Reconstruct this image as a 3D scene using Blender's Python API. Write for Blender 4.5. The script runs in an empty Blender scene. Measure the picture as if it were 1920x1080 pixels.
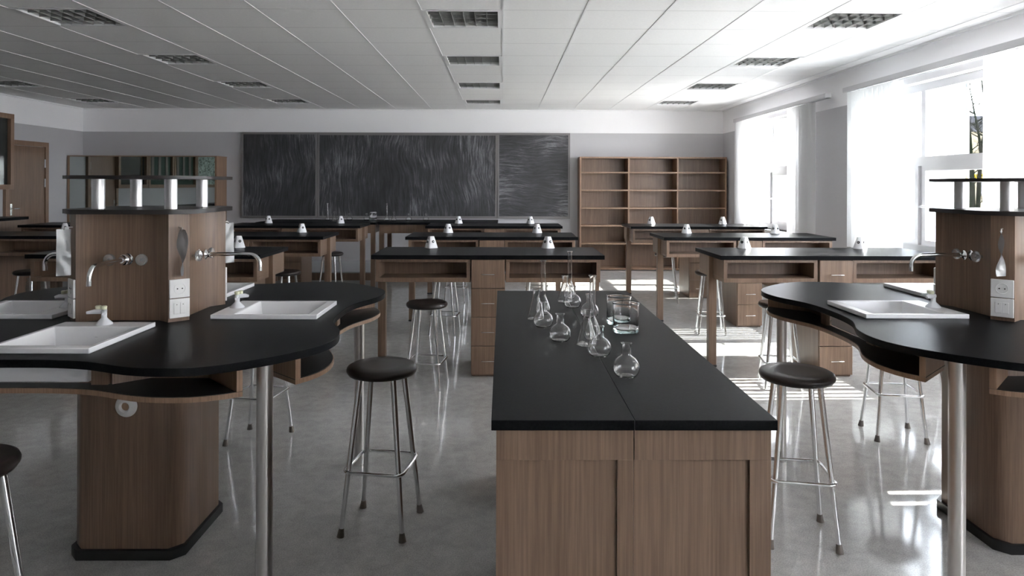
import bpy, bmesh, math, random
from mathutils import Vector, Matrix
random.seed(7)
PI = math.pi
SC = bpy.context.scene
COL = SC.collection

# ------------------------------------------------------------------ camera
cam = bpy.data.cameras.new('camera')
cam.sensor_width = 36.0
cam.lens = 1308.0 / 1920.0 * 36.0
cam.shift_x = 7.6 / 1920.0
cam.shift_y = -194.0 / 1920.0
cam.clip_start = 0.05
cam.clip_end = 500
camo = bpy.data.objects.new('camera', cam)
COL.objects.link(camo)
camo.matrix_world = (Matrix.Translation((0, 0, 1.42)) @ Matrix.Rotation(-0.0080, 4, 'Z')
                     @ Matrix.Rotation(PI / 2, 4, 'X') @ Matrix.Rotation(0.0028, 4, 'Z'))
SC.camera = camo

# ------------------------------------------------------------------ world, sun, exposure
SC.view_settings.view_transform = 'Standard'
SC.view_settings.look = 'None'
SC.view_settings.gamma = 1.0
SC.view_settings.exposure = 2.15
SC.view_settings.use_curve_mapping = False
SC.cycles.use_denoising = True
SC.cycles.max_bounces = 16
SC.cycles.diffuse_bounces = 12
SC.cycles.glossy_bounces = 6
SC.cycles.transmission_bounces = 12
SC.cycles.transparent_max_bounces = 24
SC.cycles.sample_clamp_indirect = 6.0

world = bpy.data.worlds.new('world')
SC.world = world
world.use_nodes = True
wb = world.node_tree.nodes['Background']
wb.inputs[0].default_value = (0.90, 0.90, 0.975, 1)
wb.inputs[1].default_value = 6.5

sun = bpy.data.lights.new('sun', 'SUN')
sun.energy = 15.0
sun.angle = math.radians(0.6)
sun.color = (1.0, 0.95, 0.86)
suno = bpy.data.objects.new('sun', sun)
COL.objects.link(suno)
ELEV = math.radians(34.0)
sd = Vector((-math.cos(ELEV), -0.02, -math.sin(ELEV)))
suno.rotation_euler = sd.to_track_quat('-Z', 'Y').to_euler()

WINS = [(8.60, 10.60), (4.55, 7.30), (1.00, 3.75), (-2.50, 0.25)]
SILL, HEAD = 0.80, 2.36
for (a, b) in WINS:          # sky light is sampled through the window openings
    L = bpy.data.lights.new('window_portal', 'AREA')
    L.shape = 'RECTANGLE'
    L.size = b - a
    L.size_y = HEAD - SILL
    L.cycles.is_portal = True
    lo = bpy.data.objects.new('window_portal', L)
    lo.matrix_world = (Matrix.Translation((4.04, (a + b) / 2, (SILL + HEAD) / 2))
                       @ Vector((-1, 0, 0)).to_track_quat('-Z', 'Z').to_matrix().to_4x4())
    COL.objects.link(lo)


# ------------------------------------------------------------------ materials
def new_mat(name, color=(.5, .5, .5), rough=.5, metal=0.0, spec=.5, coat=0.0):
    m = bpy.data.materials.new(name)
    m.use_nodes = True
    p = m.node_tree.nodes['Principled BSDF']
    p.inputs['Base Color'].default_value = (*color, 1)
    p.inputs['Roughness'].default_value = rough
    p.inputs['Metallic'].default_value = metal
    p.inputs['Specular IOR Level'].default_value = spec
    p.inputs['Coat Weight'].default_value = coat
    return m, m.node_tree.nodes, m.node_tree.links, p


def pos(n, l, scale, obj=False):
    mp = n.new('ShaderNodeMapping')
    mp.inputs['Scale'].default_value = scale
    if obj:
        tc = n.new('ShaderNodeTexCoord')
        l.new(tc.outputs['Object'], mp.inputs[0])
    else:
        g = n.new('ShaderNodeNewGeometry')
        l.new(g.outputs['Position'], mp.inputs[0])
    return mp.outputs[0]


def noise(n, l, vec, scale, detail=4, rough=.6, dist=0.0):
    t = n.new('ShaderNodeTexNoise')
    t.inputs['Scale'].default_value = scale
    t.inputs['Detail'].default_value = detail
    t.inputs['Roughness'].default_value = rough
    t.inputs['Distortion'].default_value = dist
    l.new(vec, t.inputs['Vector'])
    return t.outputs[0]


def ramp(n, l, fac, stops):
    r = n.new('ShaderNodeValToRGB')
    e = r.color_ramp.elements
    while len(e) < len(stops):
        e.new(.5)
    for i, (p, c) in enumerate(stops):
        e[i].position = p
        e[i].color = (*c, 1)
    l.new(fac, r.inputs[0])
    return r.outputs[0]


def mixc(n, l, a, b, fac, mode='MIX'):
    m = n.new('ShaderNodeMix')
    m.data_type = 'RGBA'
    m.blend_type = mode
    for sock, v in ((m.inputs[0], fac), (m.inputs[6], a), (m.inputs[7], b)):
        if isinstance(v, (int, float)):
            sock.default_value = v
        elif isinstance(v, tuple):
            sock.default_value = (*v, 1)
        else:
            l.new(v, sock)
    return m.outputs[2]


def bump(n, l, p, h, strength, dist=.002):
    b = n.new('ShaderNodeBump')
    b.inputs['Strength'].default_value = strength
    b.inputs['Distance'].default_value = dist
    l.new(h, b.inputs['Height'])
    l.new(b.outputs[0], p.inputs['Normal'])


def wood(name, dark, mid, light, rough=.38):
    m, n, l, p = new_mat(name, mid, rough, 0, .5)
    big = noise(n, l, pos(n, l, (14, 14, .45)), 1.6, 3, .6, .5)
    fine = noise(n, l, pos(n, l, (210, 210, 4.0)), 1.0, 4, .65)
    c1 = ramp(n, l, big, [(.3, dark), (.52, mid), (.75, light)])
    c2 = ramp(n, l, fine, [(.38, (.80, .78, .76)), (.62, (1.10, 1.10, 1.10))])
    l.new(mixc(n, l, c1, c2, 1.0, 'MULTIPLY'), p.inputs['Base Color'])
    bump(n, l, p, fine, .12, .001)
    return m


M = {}
M['wood'] = wood('walnut_veneer', (.172, .111, .076), (.205, .135, .094), (.238, .160, .113))
M['wood_edge'] = wood('walnut_edge', (.235, .148, .096), (.268, .170, .112), (.300, .194, .130), .42)
M['door_wood'] = wood('door_veneer', (.165, .100, .065), (.195, .120, .078), (.225, .140, .092), .4)

m, n, l, p = new_mat('black_worktop', (.022, .023, .026), .30, spec=.28)
v = noise(n, l, pos(n, l, (1, 1, 1)), 160, 3, .6)
l.new(ramp(n, l, v, [(.3, (.007, .0072, .008)), (.7, (.012, .0122, .0135))]), p.inputs['Base Color'])
bump(n, l, p, v, .08, .001)
p.inputs['IOR'].default_value = 1.27
p.inputs['Specular IOR Level'].default_value = .06
M['black'] = m
M['black_shelf'] = new_mat('dark_shelf_laminate', (.020, .016, .016), .38)[0]
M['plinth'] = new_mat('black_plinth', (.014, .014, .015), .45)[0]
M['ceramic'] = new_mat('white_ceramic', (.78, .78, .80), .22)[0]
M['white_plastic'] = new_mat('white_plastic', (.80, .80, .80), .35)[0]
M['white_metal'] = new_mat('white_enamel', (.72, .73, .76), .25)[0]
M['knob'] = new_mat('cream_plastic', (.70, .70, .52), .35)[0]
M['dark'] = new_mat('dark_plastic', (.02, .02, .022), .35)[0]
M['leather'] = new_mat('brown_black_vinyl', (.018, .012, .011), .32)[0]
m, n, l, p = new_mat('chrome', (.72, .73, .74), .14, 1.0)
p.inputs['Base Color'].default_value = (.82, .83, .84, 1)
M['chrome'] = m
M['satin'] = new_mat('satin_steel', (.62, .60, .59), .28, 1.0)[0]
M['brushed'] = new_mat('brushed_steel', (.80, .79, .80), .42, 1.0)[0]
M['handle'] = new_mat('handle_metal', (.75, .74, .72), .2, 1.0)[0]
M['cap'] = new_mat('foot_cap_grey', (.16, .14, .125), .4)[0]
M['white_paint'] = new_mat('white_window_paint', (.60, .60, .62), .35)[0]
M['blind_rail'] = new_mat('grey_blind_rail', (.55, .55, .57), .4)[0]
M['board_frame'] = new_mat('board_frame_grey', (.20, .19, .19), .45)[0]
M['louvre'] = new_mat('louvre_aluminium', (.34, .345, .34), .25, .3)[0]
M['lamp_box'] = new_mat('lamp_housing', (.55, .55, .55), .4, .0)[0]
M['card'] = new_mat('cardboard', (.36, .24, .16), .7)[0]

# glass (thick pieces) and thin panes
m, n, l, p = new_mat('clear_glass', (1, 1, 1), .0)
p.inputs['Transmission Weight'].default_value = 1.0
p.inputs['IOR'].default_value = 1.42
M['glass'] = m
m, n, l, p = new_mat('beaker_glass', (1, 1, 1), .0, spec=.12)
p.inputs['Transmission Weight'].default_value = 1.0
p.inputs['IOR'].default_value = 1.30
M['beaker'] = m
m, n, l, p = new_mat('green_tinted_glass', (.62, .80, .79), .0)
p.inputs['Transmission Weight'].default_value = 1.0
p.inputs['IOR'].default_value = 1.5
M['glass_base'] = m
m, n, l, p = new_mat('clear_acrylic', (.95, .96, .97), .06)
p.inputs['Transmission Weight'].default_value = .85
p.inputs['IOR'].default_value = 1.49
M['acrylic'] = m


def thin(name, tint, refl, rough=.0, diff=0.0, dcol=(.8, .8, .8)):
    m = bpy.data.materials.new(name)
    m.use_nodes = True
    n, l = m.node_tree.nodes, m.node_tree.links
    n.remove(n['Principled BSDF'])
    tr = n.new('ShaderNodeBsdfTransparent'); tr.inputs[0].default_value = (*tint, 1)
    gl = n.new('ShaderNodeBsdfGlossy'); gl.inputs[0].default_value = (.9, .9, .9, 1)
    gl.inputs['Roughness'].default_value = rough
    mx = n.new('ShaderNodeMixShader'); mx.inputs[0].default_value = refl
    l.new(tr.outputs[0], mx.inputs[1]); l.new(gl.outputs[0], mx.inputs[2])
    out = mx.outputs[0]
    if diff:
        d = n.new('ShaderNodeBsdfDiffuse'); d.inputs[0].default_value = (*dcol, 1)
        m2 = n.new('ShaderNodeMixShader'); m2.inputs[0].default_value = diff
        l.new(out, m2.inputs[1]); l.new(d.outputs[0], m2.inputs[2]); out = m2.outputs[0]
    l.new(out, n['Material Output'].inputs[0])
    return m


M['pane'] = thin('window_pane', (.96, .98, .98), .07)
M['pane_haze'] = thin('hazed_window_pane', (.90, .92, .93), .10, .0, .16, (.85, .87, .90))  # whitish glare haze put into the glass as a pale diffuse mix
M['pouch'] = thin('cloudy_plastic_film', (.72, .73, .75), .22, .30, .38, (.36, .365, .38))

# translucent fabric of the blind slats
m = bpy.data.materials.new('blind_fabric')
m.use_nodes = True
n, l = m.node_tree.nodes, m.node_tree.links
n.remove(n['Principled BSDF'])
d = n.new('ShaderNodeBsdfDiffuse'); d.inputs[0].default_value = (.80, .80, .80, 1)
t = n.new('ShaderNodeBsdfTranslucent'); t.inputs[0].default_value = (.82, .82, .82, 1)
mx = n.new('ShaderNodeMixShader'); mx.inputs[0].default_value = .55
l.new(d.outputs[0], mx.inputs[1]); l.new(t.outputs[0], mx.inputs[2])
l.new(mx.outputs[0], n['Material Output'].inputs[0])
M['slat'] = m

# walls: two paints, the lighter one above 2.30 m
m, n, l, p = new_mat('painted_wall', (.6, .6, .6), .7)
g = n.new('ShaderNodeNewGeometry'); sx = n.new('ShaderNodeSeparateXYZ')
l.new(g.outputs['Position'], sx.inputs[0])
gt = n.new('ShaderNodeMath'); gt.operation = 'GREATER_THAN'; gt.inputs[1].default_value = 2.30
l.new(sx.outputs[2], gt.inputs[0])
l.new(mixc(n, l, (.50, .495, .51), (.86, .855, .87), gt.outputs[0]), p.inputs['Base Color'])
bump(n, l, p, noise(n, l, pos(n, l, (1, 1, 1)), 140, 4), .12, .002)
M['wall'] = m

# ceiling tiles: fine mineral texture and the thin butt joint across each tile
m, n, l, p = new_mat('ceiling_tile', (.80, .80, .80), .8)
g = n.new('ShaderNodeNewGeometry'); sx = n.new('ShaderNodeSeparateXYZ')
l.new(g.outputs['Position'], sx.inputs[0])
a = n.new('ShaderNodeMath'); a.operation = 'ADD'; a.inputs[1].default_value = 100 * .6 - 5.09
l.new(sx.outputs[1], a.inputs[0])
md = n.new('ShaderNodeMath'); md.operation = 'MODULO'; md.inputs[1].default_value = .6
l.new(a.outputs[0], md.inputs[0])
lt = n.new('ShaderNodeMath'); lt.operation = 'LESS_THAN'; lt.inputs[1].default_value = .007
l.new(md.outputs[0], lt.inputs[0])
tex = ramp(n, l, noise(n, l, pos(n, l, (1, 1, 1)), 60, 5), [(.3, (.85, .85, .855)), (.7, (.90, .90, .90))])
l.new(mixc(n, l, tex, (.52, .52, .53), lt.outputs[0]), p.inputs['Base Color'])
M['ceiling'] = m
M['rail'] = new_mat('ceiling_rail_white', (.80, .80, .81), .35)[0]

# polished terrazzo / concrete floor
m, n, l, p = new_mat('polished_concrete', (.33, .33, .33), .14)
big = noise(n, l, pos(n, l, (1, 1, 1)), 1.3, 5, .6, .8)
med = noise(n, l, pos(n, l, (1, 1, 1)), 14, 5, .7, .4)
fin = noise(n, l, pos(n, l, (1, 1, 1)), 190, 3, .7)
c = ramp(n, l, big, [(.3, (.46, .455, .445)), (.7, (.56, .555, .545))])
c = mixc(n, l, c, ramp(n, l, med, [(.35, (.82, .82, .82)), (.7, (1.12, 1.12, 1.12))]), .8, 'MULTIPLY')
c = mixc(n, l, c, ramp(n, l, fin, [(.40, (.72, .72, .72)), (.6, (1.1, 1.1, 1.1))]), .8, 'MULTIPLY')
l.new(c, p.inputs['Base Color'])
rr = n.new('ShaderNodeMapRange'); rr.inputs[3].default_value = .05; rr.inputs[4].default_value = .15
l.new(med, rr.inputs[0]); l.new(rr.outputs[0], p.inputs['Roughness'])
p.inputs['Specular IOR Level'].default_value = .5
M['floor'] = m
M['podium'] = new_mat('podium_floor', (.40, .41, .43), .12)[0]


# chalkboard with smeared chalk
def chalk(name, sc, rot, off):
    m, n, l, p = new_mat(name, (.02, .02, .022), .5)
    g = n.new('ShaderNodeNewGeometry')
    w = n.new('ShaderNodeTexNoise'); w.inputs['Scale'].default_value = .75
    w.inputs['Detail'].default_value = 2
    l.new(g.outputs['Position'], w.inputs['Vector'])
    mm = n.new('ShaderNodeVectorMath'); mm.operation = 'MULTIPLY_ADD'
    mm.inputs[1].default_value = (.55, .55, .55)
    l.new(w.outputs['Color'], mm.inputs[0]); l.new(g.outputs['Position'], mm.inputs[2])
    mp = n.new('ShaderNodeMapping'); mp.inputs['Rotation'].default_value = (0, rot, 0)
    mp.inputs['Scale'].default_value = sc; mp.inputs['Location'].default_value = off
    l.new(mm.outputs[0], mp.inputs[0])
    a = noise(n, l, mp.outputs[0], 3.4, 9, .78)
    mp2 = n.new('ShaderNodeMapping'); mp2.inputs['Location'].default_value = off
    l.new(g.outputs['Position'], mp2.inputs[0])
    b = noise(n, l, mp2.outputs[0], 1.1, 3, .5)
    mu = n.new('ShaderNodeMath'); mu.operation = 'MULTIPLY'
    l.new(ramp(n, l, a, [(.36, (0, 0, 0)), (.70, (1, 1, 1))]), mu.inputs[0])
    l.new(ramp(n, l, b, [(.32, (.12, .12, .12)), (.68, (1, 1, 1))]), mu.inputs[1])
    l.new(ramp(n, l, mu.outputs[0], [(.0, (.020, .0195, .020)), (.28, (.060, .060, .066)), (.7, (.26, .26, .28)), (1, (.42, .42, .45))]),
          p.inputs['Base Color'])
    return m


M['chalk_a'] = chalk('chalkboard_left', (11, 1, .8), .05, (3, 0, 1))
M['chalk_b'] = chalk('chalkboard_middle', (10, 1, .8), .15, (7, 0, 4))
M['chalk_c'] = chalk('chalkboard_right', (.9, 1, 11), -.1, (1, 0, 9))

M['mirror'] = new_mat('dark_mirror_glass', (.52, .56, .54), .02, 1.0)[0]
M['case_glass'] = new_mat('dark_case_glass', (.030, .032, .028), .06)[0]
M['green_felt'] = new_mat('dark_green_felt', (.012, .045, .030), .6)[0]
m, n, l, p = new_mat('speckled_print', (.4, .5, .45), .5)
l.new(ramp(n, l, noise(n, l, pos(n, l, (1, 1, 1)), 22, 3), [(.42, (.05, .08, .06)), (.5, (.42, .52, .48)), (1, (.6, .68, .66))]),
      p.inputs['Base Color'])
M['speckle'] = m
M['facade'] = new_mat('cream_facade', (.085, .077, .058), .8, spec=0.0)[0]
M['facade_pale'] = new_mat('white_facade', (.12, .12, .13), .8, spec=0.0)[0]
M['stone'] = new_mat('cornice_stone', (.020, .021, .024), .8, spec=0.0)[0]
M['fwin'] = new_mat('facade_window_glass', (.010, .014, .016), .7, spec=0.0)[0]
M['street'] = new_mat('street_paving', (.58, .57, .55), .9)[0]
M['yellow'] = new_mat('yellow_lettering', (.14, .10, .001), .8, spec=0.0)[0]
M['red'] = new_mat('red_lettering', (.12, .03, .035), .8, spec=0.0)[0]
m, n, l, p = new_mat('mossy_bark', (.06, .07, .05), .9, spec=0.0)
l.new(ramp(n, l, noise(n, l, pos(n, l, (1, 1, .3)), 6, 5), [(.35, (.0022, .0032, .0018)), (.7, (.006, .0058, .005))]), p.inputs['Base Color'])
M['bark'] = m


# ------------------------------------------------------------------ mesh helpers
class MB:
    def __init__(s):
        s.bm = bmesh.new()
        s.mats = []

    def mi(s, m):
        if m not in s.mats:
            s.mats.append(m)
        return s.mats.index(m)

    def _fin(s, faces, m, smooth):
        i = s.mi(m) if m else 0
        for f in faces:
            f.material_index = i
            f.smooth = smooth

    def box(s, x0, x1, y0, y1, z0, z1, m=None):
        v = [s.bm.verts.new(c) for c in ((x0, y0, z0), (x1, y0, z0), (x1, y1, z0), (x0, y1, z0),
                                         (x0, y0, z1), (x1, y0, z1), (x1, y1, z1), (x0, y1, z1))]
        fs = [s.bm.faces.new([v[i] for i in q]) for q in
              ((0, 3, 2, 1), (4, 5, 6, 7), (0, 1, 5, 4), (1, 2, 6, 5), (2, 3, 7, 6), (3, 0, 4, 7))]
        s._fin(fs, m, False)
        return s

    def wedge(s, pts0, pts1, m=None):
        """two equal loops joined by quads and capped"""
        a = [s.bm.verts.new(c) for c in pts0]
        b = [s.bm.verts.new(c) for c in pts1]
        k = len(a)
        fs = [s.bm.faces.new(list(reversed(a))), s.bm.faces.new(b)]
        for i in range(k):
            j = (i + 1) % k
            fs.append(s.bm.faces.new((a[i], a[j], b[j], b[i])))
        s._fin(fs, m, False)
        return s

    def prism(s, poly, z0, z1, m=None):
        return s.wedge([(x, y, z0) for x, y in poly], [(x, y, z1) for x, y in poly], m)

    def tube(s, pts, rad, seg=14, m=None, cap=True, closed=False):
        pts = [Vector(q) for q in pts]
        k = len(pts)
        rads = rad if isinstance(rad, (list, tuple)) else [rad] * k
        rings = []
        up = None
        for i, q in enumerate(pts):
            if closed:
                d = (pts[(i + 1) % k] - pts[i - 1]).normalized()
            else:
                d = (pts[min(i + 1, k - 1)] - pts[max(i - 1, 0)]).normalized()
            if up is None:
                up = Vector((0, 0, 1)) if abs(d.z) < .9 else Vector((1, 0, 0))
            u = (up - d * up.dot(d)).normalized()
            w = d.cross(u)
            up = u
            rings.append([s.bm.verts.new(q + (u * math.cos(t) + w * math.sin(t)) * rads[i])
                          for t in (2 * PI * j / seg for j in range(seg))])
        fs = []
        rng = range(k) if closed else range(k - 1)
        for i in rng:
            a, b = rings[i], rings[(i + 1) % k]
            for j in range(seg):
                jj = (j + 1) % seg
                fs.append(s.bm.faces.new((a[j], a[jj], b[jj], b[j])))
        s._fin(fs, m, True)
        if cap and not closed:
            s._fin([s.bm.faces.new(list(reversed(rings[0]))), s.bm.faces.new(rings[-1])], m, False)
        return s

    def lathe(s, prof, seg=28, m=None, at=(0, 0, 0), M4=None, smooth=True):
        rings = []
        for r, z in prof:
            if r < 1e-6:
                vs = [Vector((0, 0, z))]
            else:
                vs = [Vector((r * math.cos(2 * PI * j / seg), r * math.sin(2 * PI * j / seg), z)) for j in range(seg)]
            vs = [(M4 @ q if M4 else q) + Vector(at) for q in vs]
            rings.append([s.bm.verts.new(q) for q in vs])
        fs = []
        for a, b in zip(rings, rings[1:]):
            for j in range(seg):
                jj = (j + 1) % seg
                if len(a) == 1 and len(b) == 1:
                    break
                if len(a) == 1:
                    fs.append(s.bm.faces.new((a[0], b[jj], b[j])))
                elif len(b) == 1:
                    fs.append(s.bm.faces.new((a[j], a[jj], b[0])))
                else:
                    fs.append(s.bm.faces.new((a[j], a[jj], b[jj], b[j])))
        s._fin(fs, m, smooth)
        return s

    def slab(s, outer, holes, z0, z1, m=None):
        es = []
        for lp in [outer] + holes:
            vs = [s.bm.verts.new((x, y, z1)) for x, y in lp]
            es += [s.bm.edges.new((vs[i], vs[(i + 1) % len(vs)])) for i in range(len(vs))]
        r = bmesh.ops.triangle_fill(s.bm, use_beauty=True, use_dissolve=False, edges=es)
        fs = [f for f in r['geom'] if isinstance(f, bmesh.types.BMFace)]
        for f in fs:
            f.normal_update()
            if f.normal.z < 0:
                f.normal_flip()
        r = bmesh.ops.extrude_face_region(s.bm, geom=fs, use_keep_orig=True)
        nv = [g for g in r['geom'] if isinstance(g, bmesh.types.BMVert)]
        bmesh.ops.translate(s.bm, verts=nv, vec=(0, 0, z0 - z1))
        bmesh.ops.recalc_face_normals(s.bm, faces=s.bm.faces[:])
        s._fin(s.bm.faces[:], m, False)
        return s

    def build(s, name, m, parent=None, bevel=0.0, M4=None, loc=None):
        if M4:
            bmesh.ops.transform(s.bm, matrix=M4, verts=s.bm.verts[:])
        bmesh.ops.recalc_face_normals(s.bm, faces=s.bm.faces[:])
        me = bpy.data.meshes.new(name)
        s.bm.to_mesh(me)
        s.bm.free()
        me.set_sharp_from_angle(angle=math.radians(48))
        mats = s.mats if s.mats else [m]
        for q in mats:
            me.materials.append(q)
        o = bpy.data.objects.new(name, me)
        COL.objects.link(o)
        if parent:
            o.parent = parent
        if loc:
            o.location = loc
        if bevel:
            b = o.modifiers.new('bevel', 'BEVEL')
            b.width = bevel
            b.segments = 2
            b.limit_method = 'ANGLE'
            b.angle_limit = math.radians(50)
        return o


def empty(name, loc=(0, 0, 0), rz=0.0):
    o = bpy.data.objects.new(name, None)
    o.empty_display_size = .05
    o.location = loc
    o.rotation_euler = (0, 0, rz)
    COL.objects.link(o)
    return o


def tag(o, label=None, cat=None, group=None, kind=None):
    if label: o['label'] = label
    if cat: o['category'] = cat
    if group: o['group'] = group
    if kind: o['kind'] = kind
    return o


def copy_tree(o, parent=None):
    c = o.copy()
    COL.objects.link(c)
    if parent:
        c.parent = parent
    for ch in list(o.children):
        copy_tree(ch, c)
    return c


def structure(o):
    o['kind'] = 'structure'
    return o


# ------------------------------------------------------------------ room shell
XL, XR, YF, YB, H = -7.12, 3.77, 11.90, -3.40, 2.694
structure(MB().box(XL - .2, XR + .3, YB - .2, YF + .2, -.12, 0).build('floor', M['floor']))
structure(MB().box(XL - .2, XR + .25, YF, YF + .2, 0, H).build('wall_back', M['wall']))
structure(MB().box(XL - .2, XR + .25, YB - .2, YB, 0, H).build('wall_front', M['wall']))
structure(MB().box(XL - .2, XL, YB, YF, 0, H).build('wall_left', M['wall']))

wr = MB()
wr.box(XR, XR + .25, YB, YF, 0, SILL)
wr.box(XR, XR + .25, YB, YF, HEAD, H)
edges = [YB] + [v for w in reversed(WINS) for v in w] + [YF]
for i in range(0, len(edges), 2):
    wr.box(XR, XR + .25, edges[i], edges[i + 1], SILL, HEAD)
structure(wr.build('wall_right', M['wall']))

# ceiling: grid of tiles with openings for the recessed lights
ROWS = [5.09, 6.89, 8.69, 10.49]
LIGHTS = [(-.6, y) for y in ROWS] + [(-3.6, y) for y in ROWS] + [(2.4, y) for y in ROWS] + \
         [(-6.6, y) for y in ROWS[2:]]
cm = MB()
xs = [XL] + [-7.2 + .6 * i for i in range(1, 19)] + [XR]
ys = [YB] + [5.09 - .6 * i for i in range(14, 0, -1) if 5.09 - .6 * i > YB] + [5.09 + .6 * i for i in range(0, 12)] + [YF]
for i in range(len(xs) - 1):
    for j in range(len(ys) - 1):
        if any(abs(xs[i] - a) < .01 and abs(ys[j] - b) < .01 for a, b in LIGHTS):
            continue
        v = [cm.bm.verts.new(c) for c in ((xs[i], ys[j], H), (xs[i], ys[j + 1], H), (xs[i + 1], ys[j + 1], H), (xs[i + 1], ys[j], H))]
        cm.bm.faces.new(v)
cm.bm.faces.ensure_lookup_table()
# closed slab above the tiles so no light leaks in
cm.box(XL - .2, XR + .25, YB - .2, YF + .2, H + .16, H + .26)
cm.box(XL - .2, XL, YB, YF, H, H + .16); cm.box(XR, XR + .25, YB, YF, H, H + .16)
cm.box(XL, XR, YB - .2, YB, H, H + .16); cm.box(XL, XR, YF, YF + .2, H, H + .16)
ceiling = structure(cm.build('ceiling', M['ceiling']))
for i, x in enumerate(xs[1:-1]):
    r = MB()
    r.box(x - .007, x + .007, YB, YF, H - .0035, H + .01)
    structure(r.build('ceiling_rail', M['rail'], ceiling))
for nm, x0, x1, y0, y1 in (('trim_1', XL, XL + .022, YB, YF), ('trim_2', XR - .022, XR, YB, YF),
                           ('trim_3', XL + .022, XR - .022, YF - .022, YF)):
    structure(MB().box(x0, x1, y0, y1, H - .022, H).build(nm, M['rail']))

bw = MB().box(-4.66, XR, YF - .018, YF, 0, .09)
structure(bw.build('baseboard_back', M['wood_edge']))
structure(MB().box(XL, XL + .018, YB, 9.95, 0, .09).build('baseboard_left', M['wood_edge']))
structure(MB().box(XR - .018, XR, YB, YF - .02, 0, .09).build('baseboard_right', M['wood_edge']))

# podium under the blackboard
pod = empty('podium', (-1.65, 11.1, 0))
tag(pod, 'low platform with a brown wooden riser along the wall under the blackboard', 'podium')
MB().box(-2.9, 2.9, -.78, .795, .105, .122).build('platform_top', M['podium'], pod)
MB().box(-2.9, 2.9, -.775, .795, 0, .105).build('riser', M['wood'], pod)

# ------------------------------------------------------------------ windows and blinds
for wi, (a, b) in enumerate(WINS):
    wn = empty('window_%d' % (wi + 1), (3.90, (a + b) / 2, SILL))
    structure(wn)
    L2 = (b - a) / 2
    f = MB()
    f.box(-.03, .04, -L2, L2, 0, .08).box(-.03, .04, -L2, L2, HEAD - SILL - .07, HEAD - SILL)
    f.box(-.03, .04, -L2, -L2 + .06, .08, 1.49).box(-.03, .04, L2 - .06, L2, .08, 1.49)
    for k in (1, 2):
        y = -L2 + (b - a) * k / 3
        f.box(-.03, .04, y - .03, y + .03, .08, 1.49)
    structure(f.build('window_frame', M['white_paint'], wn))
    t = MB()
    t.box(-.05, .045, -L2 + .06, L2 - .06, .80, .885)
    structure(t.build('transom', M['white_paint'], wn))
    for k in range(3):
        y0 = -L2 + (b - a) * k / 3 + (.06 if k == 0 else .03)
        y1 = -L2 + (b - a) * (k + 1) / 3 - (.06 if k == 2 else .03)
        sh = MB()
        sh.box(-.06, -.03, y0, y1, .075, .125).box(-.06, -.03, y0, y1, .755, .80)
        sh.box(-.06, -.03, y0, y0 + .05, .125, .755).box(-.06, -.03, y1 - .05, y1, .125, .755)
        so = structure(sh.build('sash', M['white_paint'], wn))
        hd = MB().box(-.085, -.06, y1 - .035, y1 - .015, .42, .44).box(-.10, -.085, y1 - .13, y1 - .015, .425, .438)
        structure(hd.build('window_handle', M['white_metal'], so))
        structure(MB().box(0, .006, y0, y1, .08, .80).build('pane', M['pane'], wn))
        structure(MB().box(0, .006, y0, y1, .885, 1.49).build('pane', M['pane'], wn))
    if wi == 1:      # extra overlapping panes added to wash out the view behind them
        structure(MB().box(.012, .018, -.10, L2 - .06, .885, 1.49).build('haze_pane', M['pane_haze'], wn))
        structure(MB().box(.012, .018, -.10, L2 - .06, .08, .80).build('haze_pane', M['pane_haze'], wn))
    structure(MB().box(-.22, .0, -L2 - .04, L2 + .04, -.03, .0).build('window_sill', M['white_paint'], wn))

slat_mb = MB()
sw = .089
N = 6
for k in range(N):
    u0, u1 = -sw / 2 + sw * k / N, -sw / 2 + sw * (k + 1) / N
    f0, f1 = .004 * math.cos(PI * u0 / sw), .004 * math.cos(PI * u1 / sw)
    slat_mb.wedge([(u0, f0, -1.62), (u1, f1, -1.62), (u1, f1 + .0008, -1.62), (u0, f0 + .0008, -1.62)],
                  [(u0, f0, 0), (u1, f1, 0), (u1, f1 + .0008, 0), (u0, f0 + .0008, 0)])
slat0 = slat_mb.build('slat', M['slat'])
slat_me = slat0.data
bpy.data.objects.remove(slat0)


def blind(y0, y1, bunches, label):
    bl = empty('vertical_blind', (3.655, (y0 + y1) / 2, 2.40))
    tag(bl, label, 'blind')
    L2 = (y1 - y0) / 2
    r = MB().box(-.035, .035, -L2, L2, .006, .055).box(-.030, -.024, -L2, L2, 0, .006).box(.024, .030, -L2, L2, 0, .006)
    r.box(.035, .11, -L2 + .2, -L2 + .23, .03, .05).box(.035, .11, L2 - .23, L2 - .2, .03, .05)
    r.build('headrail', M['blind_rail'], bl)
    for (a, b, ang, step) in bunches:
        k = int(round((b - a) / step)) + 1
        for i in range(k):
            y = a + step * i
            s = bpy.data.objects.new('slat', slat_me)
            COL.objects.link(s)
            s.parent = bl
            s.location = (0, y - (y0 + y1) / 2, -.004)
            s.rotation_euler = (0, 0, math.radians(ang))
    return bl


blind(7.80, 10.92, [(8.22, 8.78, -30, .085), (10.05, 10.83, -30, .085)],
      'white vertical blind under a grey rail at the window nearest the shelving')
blind(4.20, 7.40, [(4.35, 5.18, -30, .085), (6.42, 7.24, -30, .085)],
      'white vertical blind on the large window behind the right sink island')
blind(.85, 3.95, [(.95, 3.07, -72, .085), (3.20, 3.20, -72, .085), (3.31, 3.85, -72, .085)],
      'white vertical blind drawn across the window closest to the right sink island')
blind(-2.60, .40, [(-2.5, .32, -66, .085)],
      'white vertical blind of the rear window, seen only in reflections')

# ------------------------------------------------------------------ outdoors
structure(MB().box(4.1, 120, -60, 140, -5.2, -5.0).build('ground', M['street']))


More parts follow.
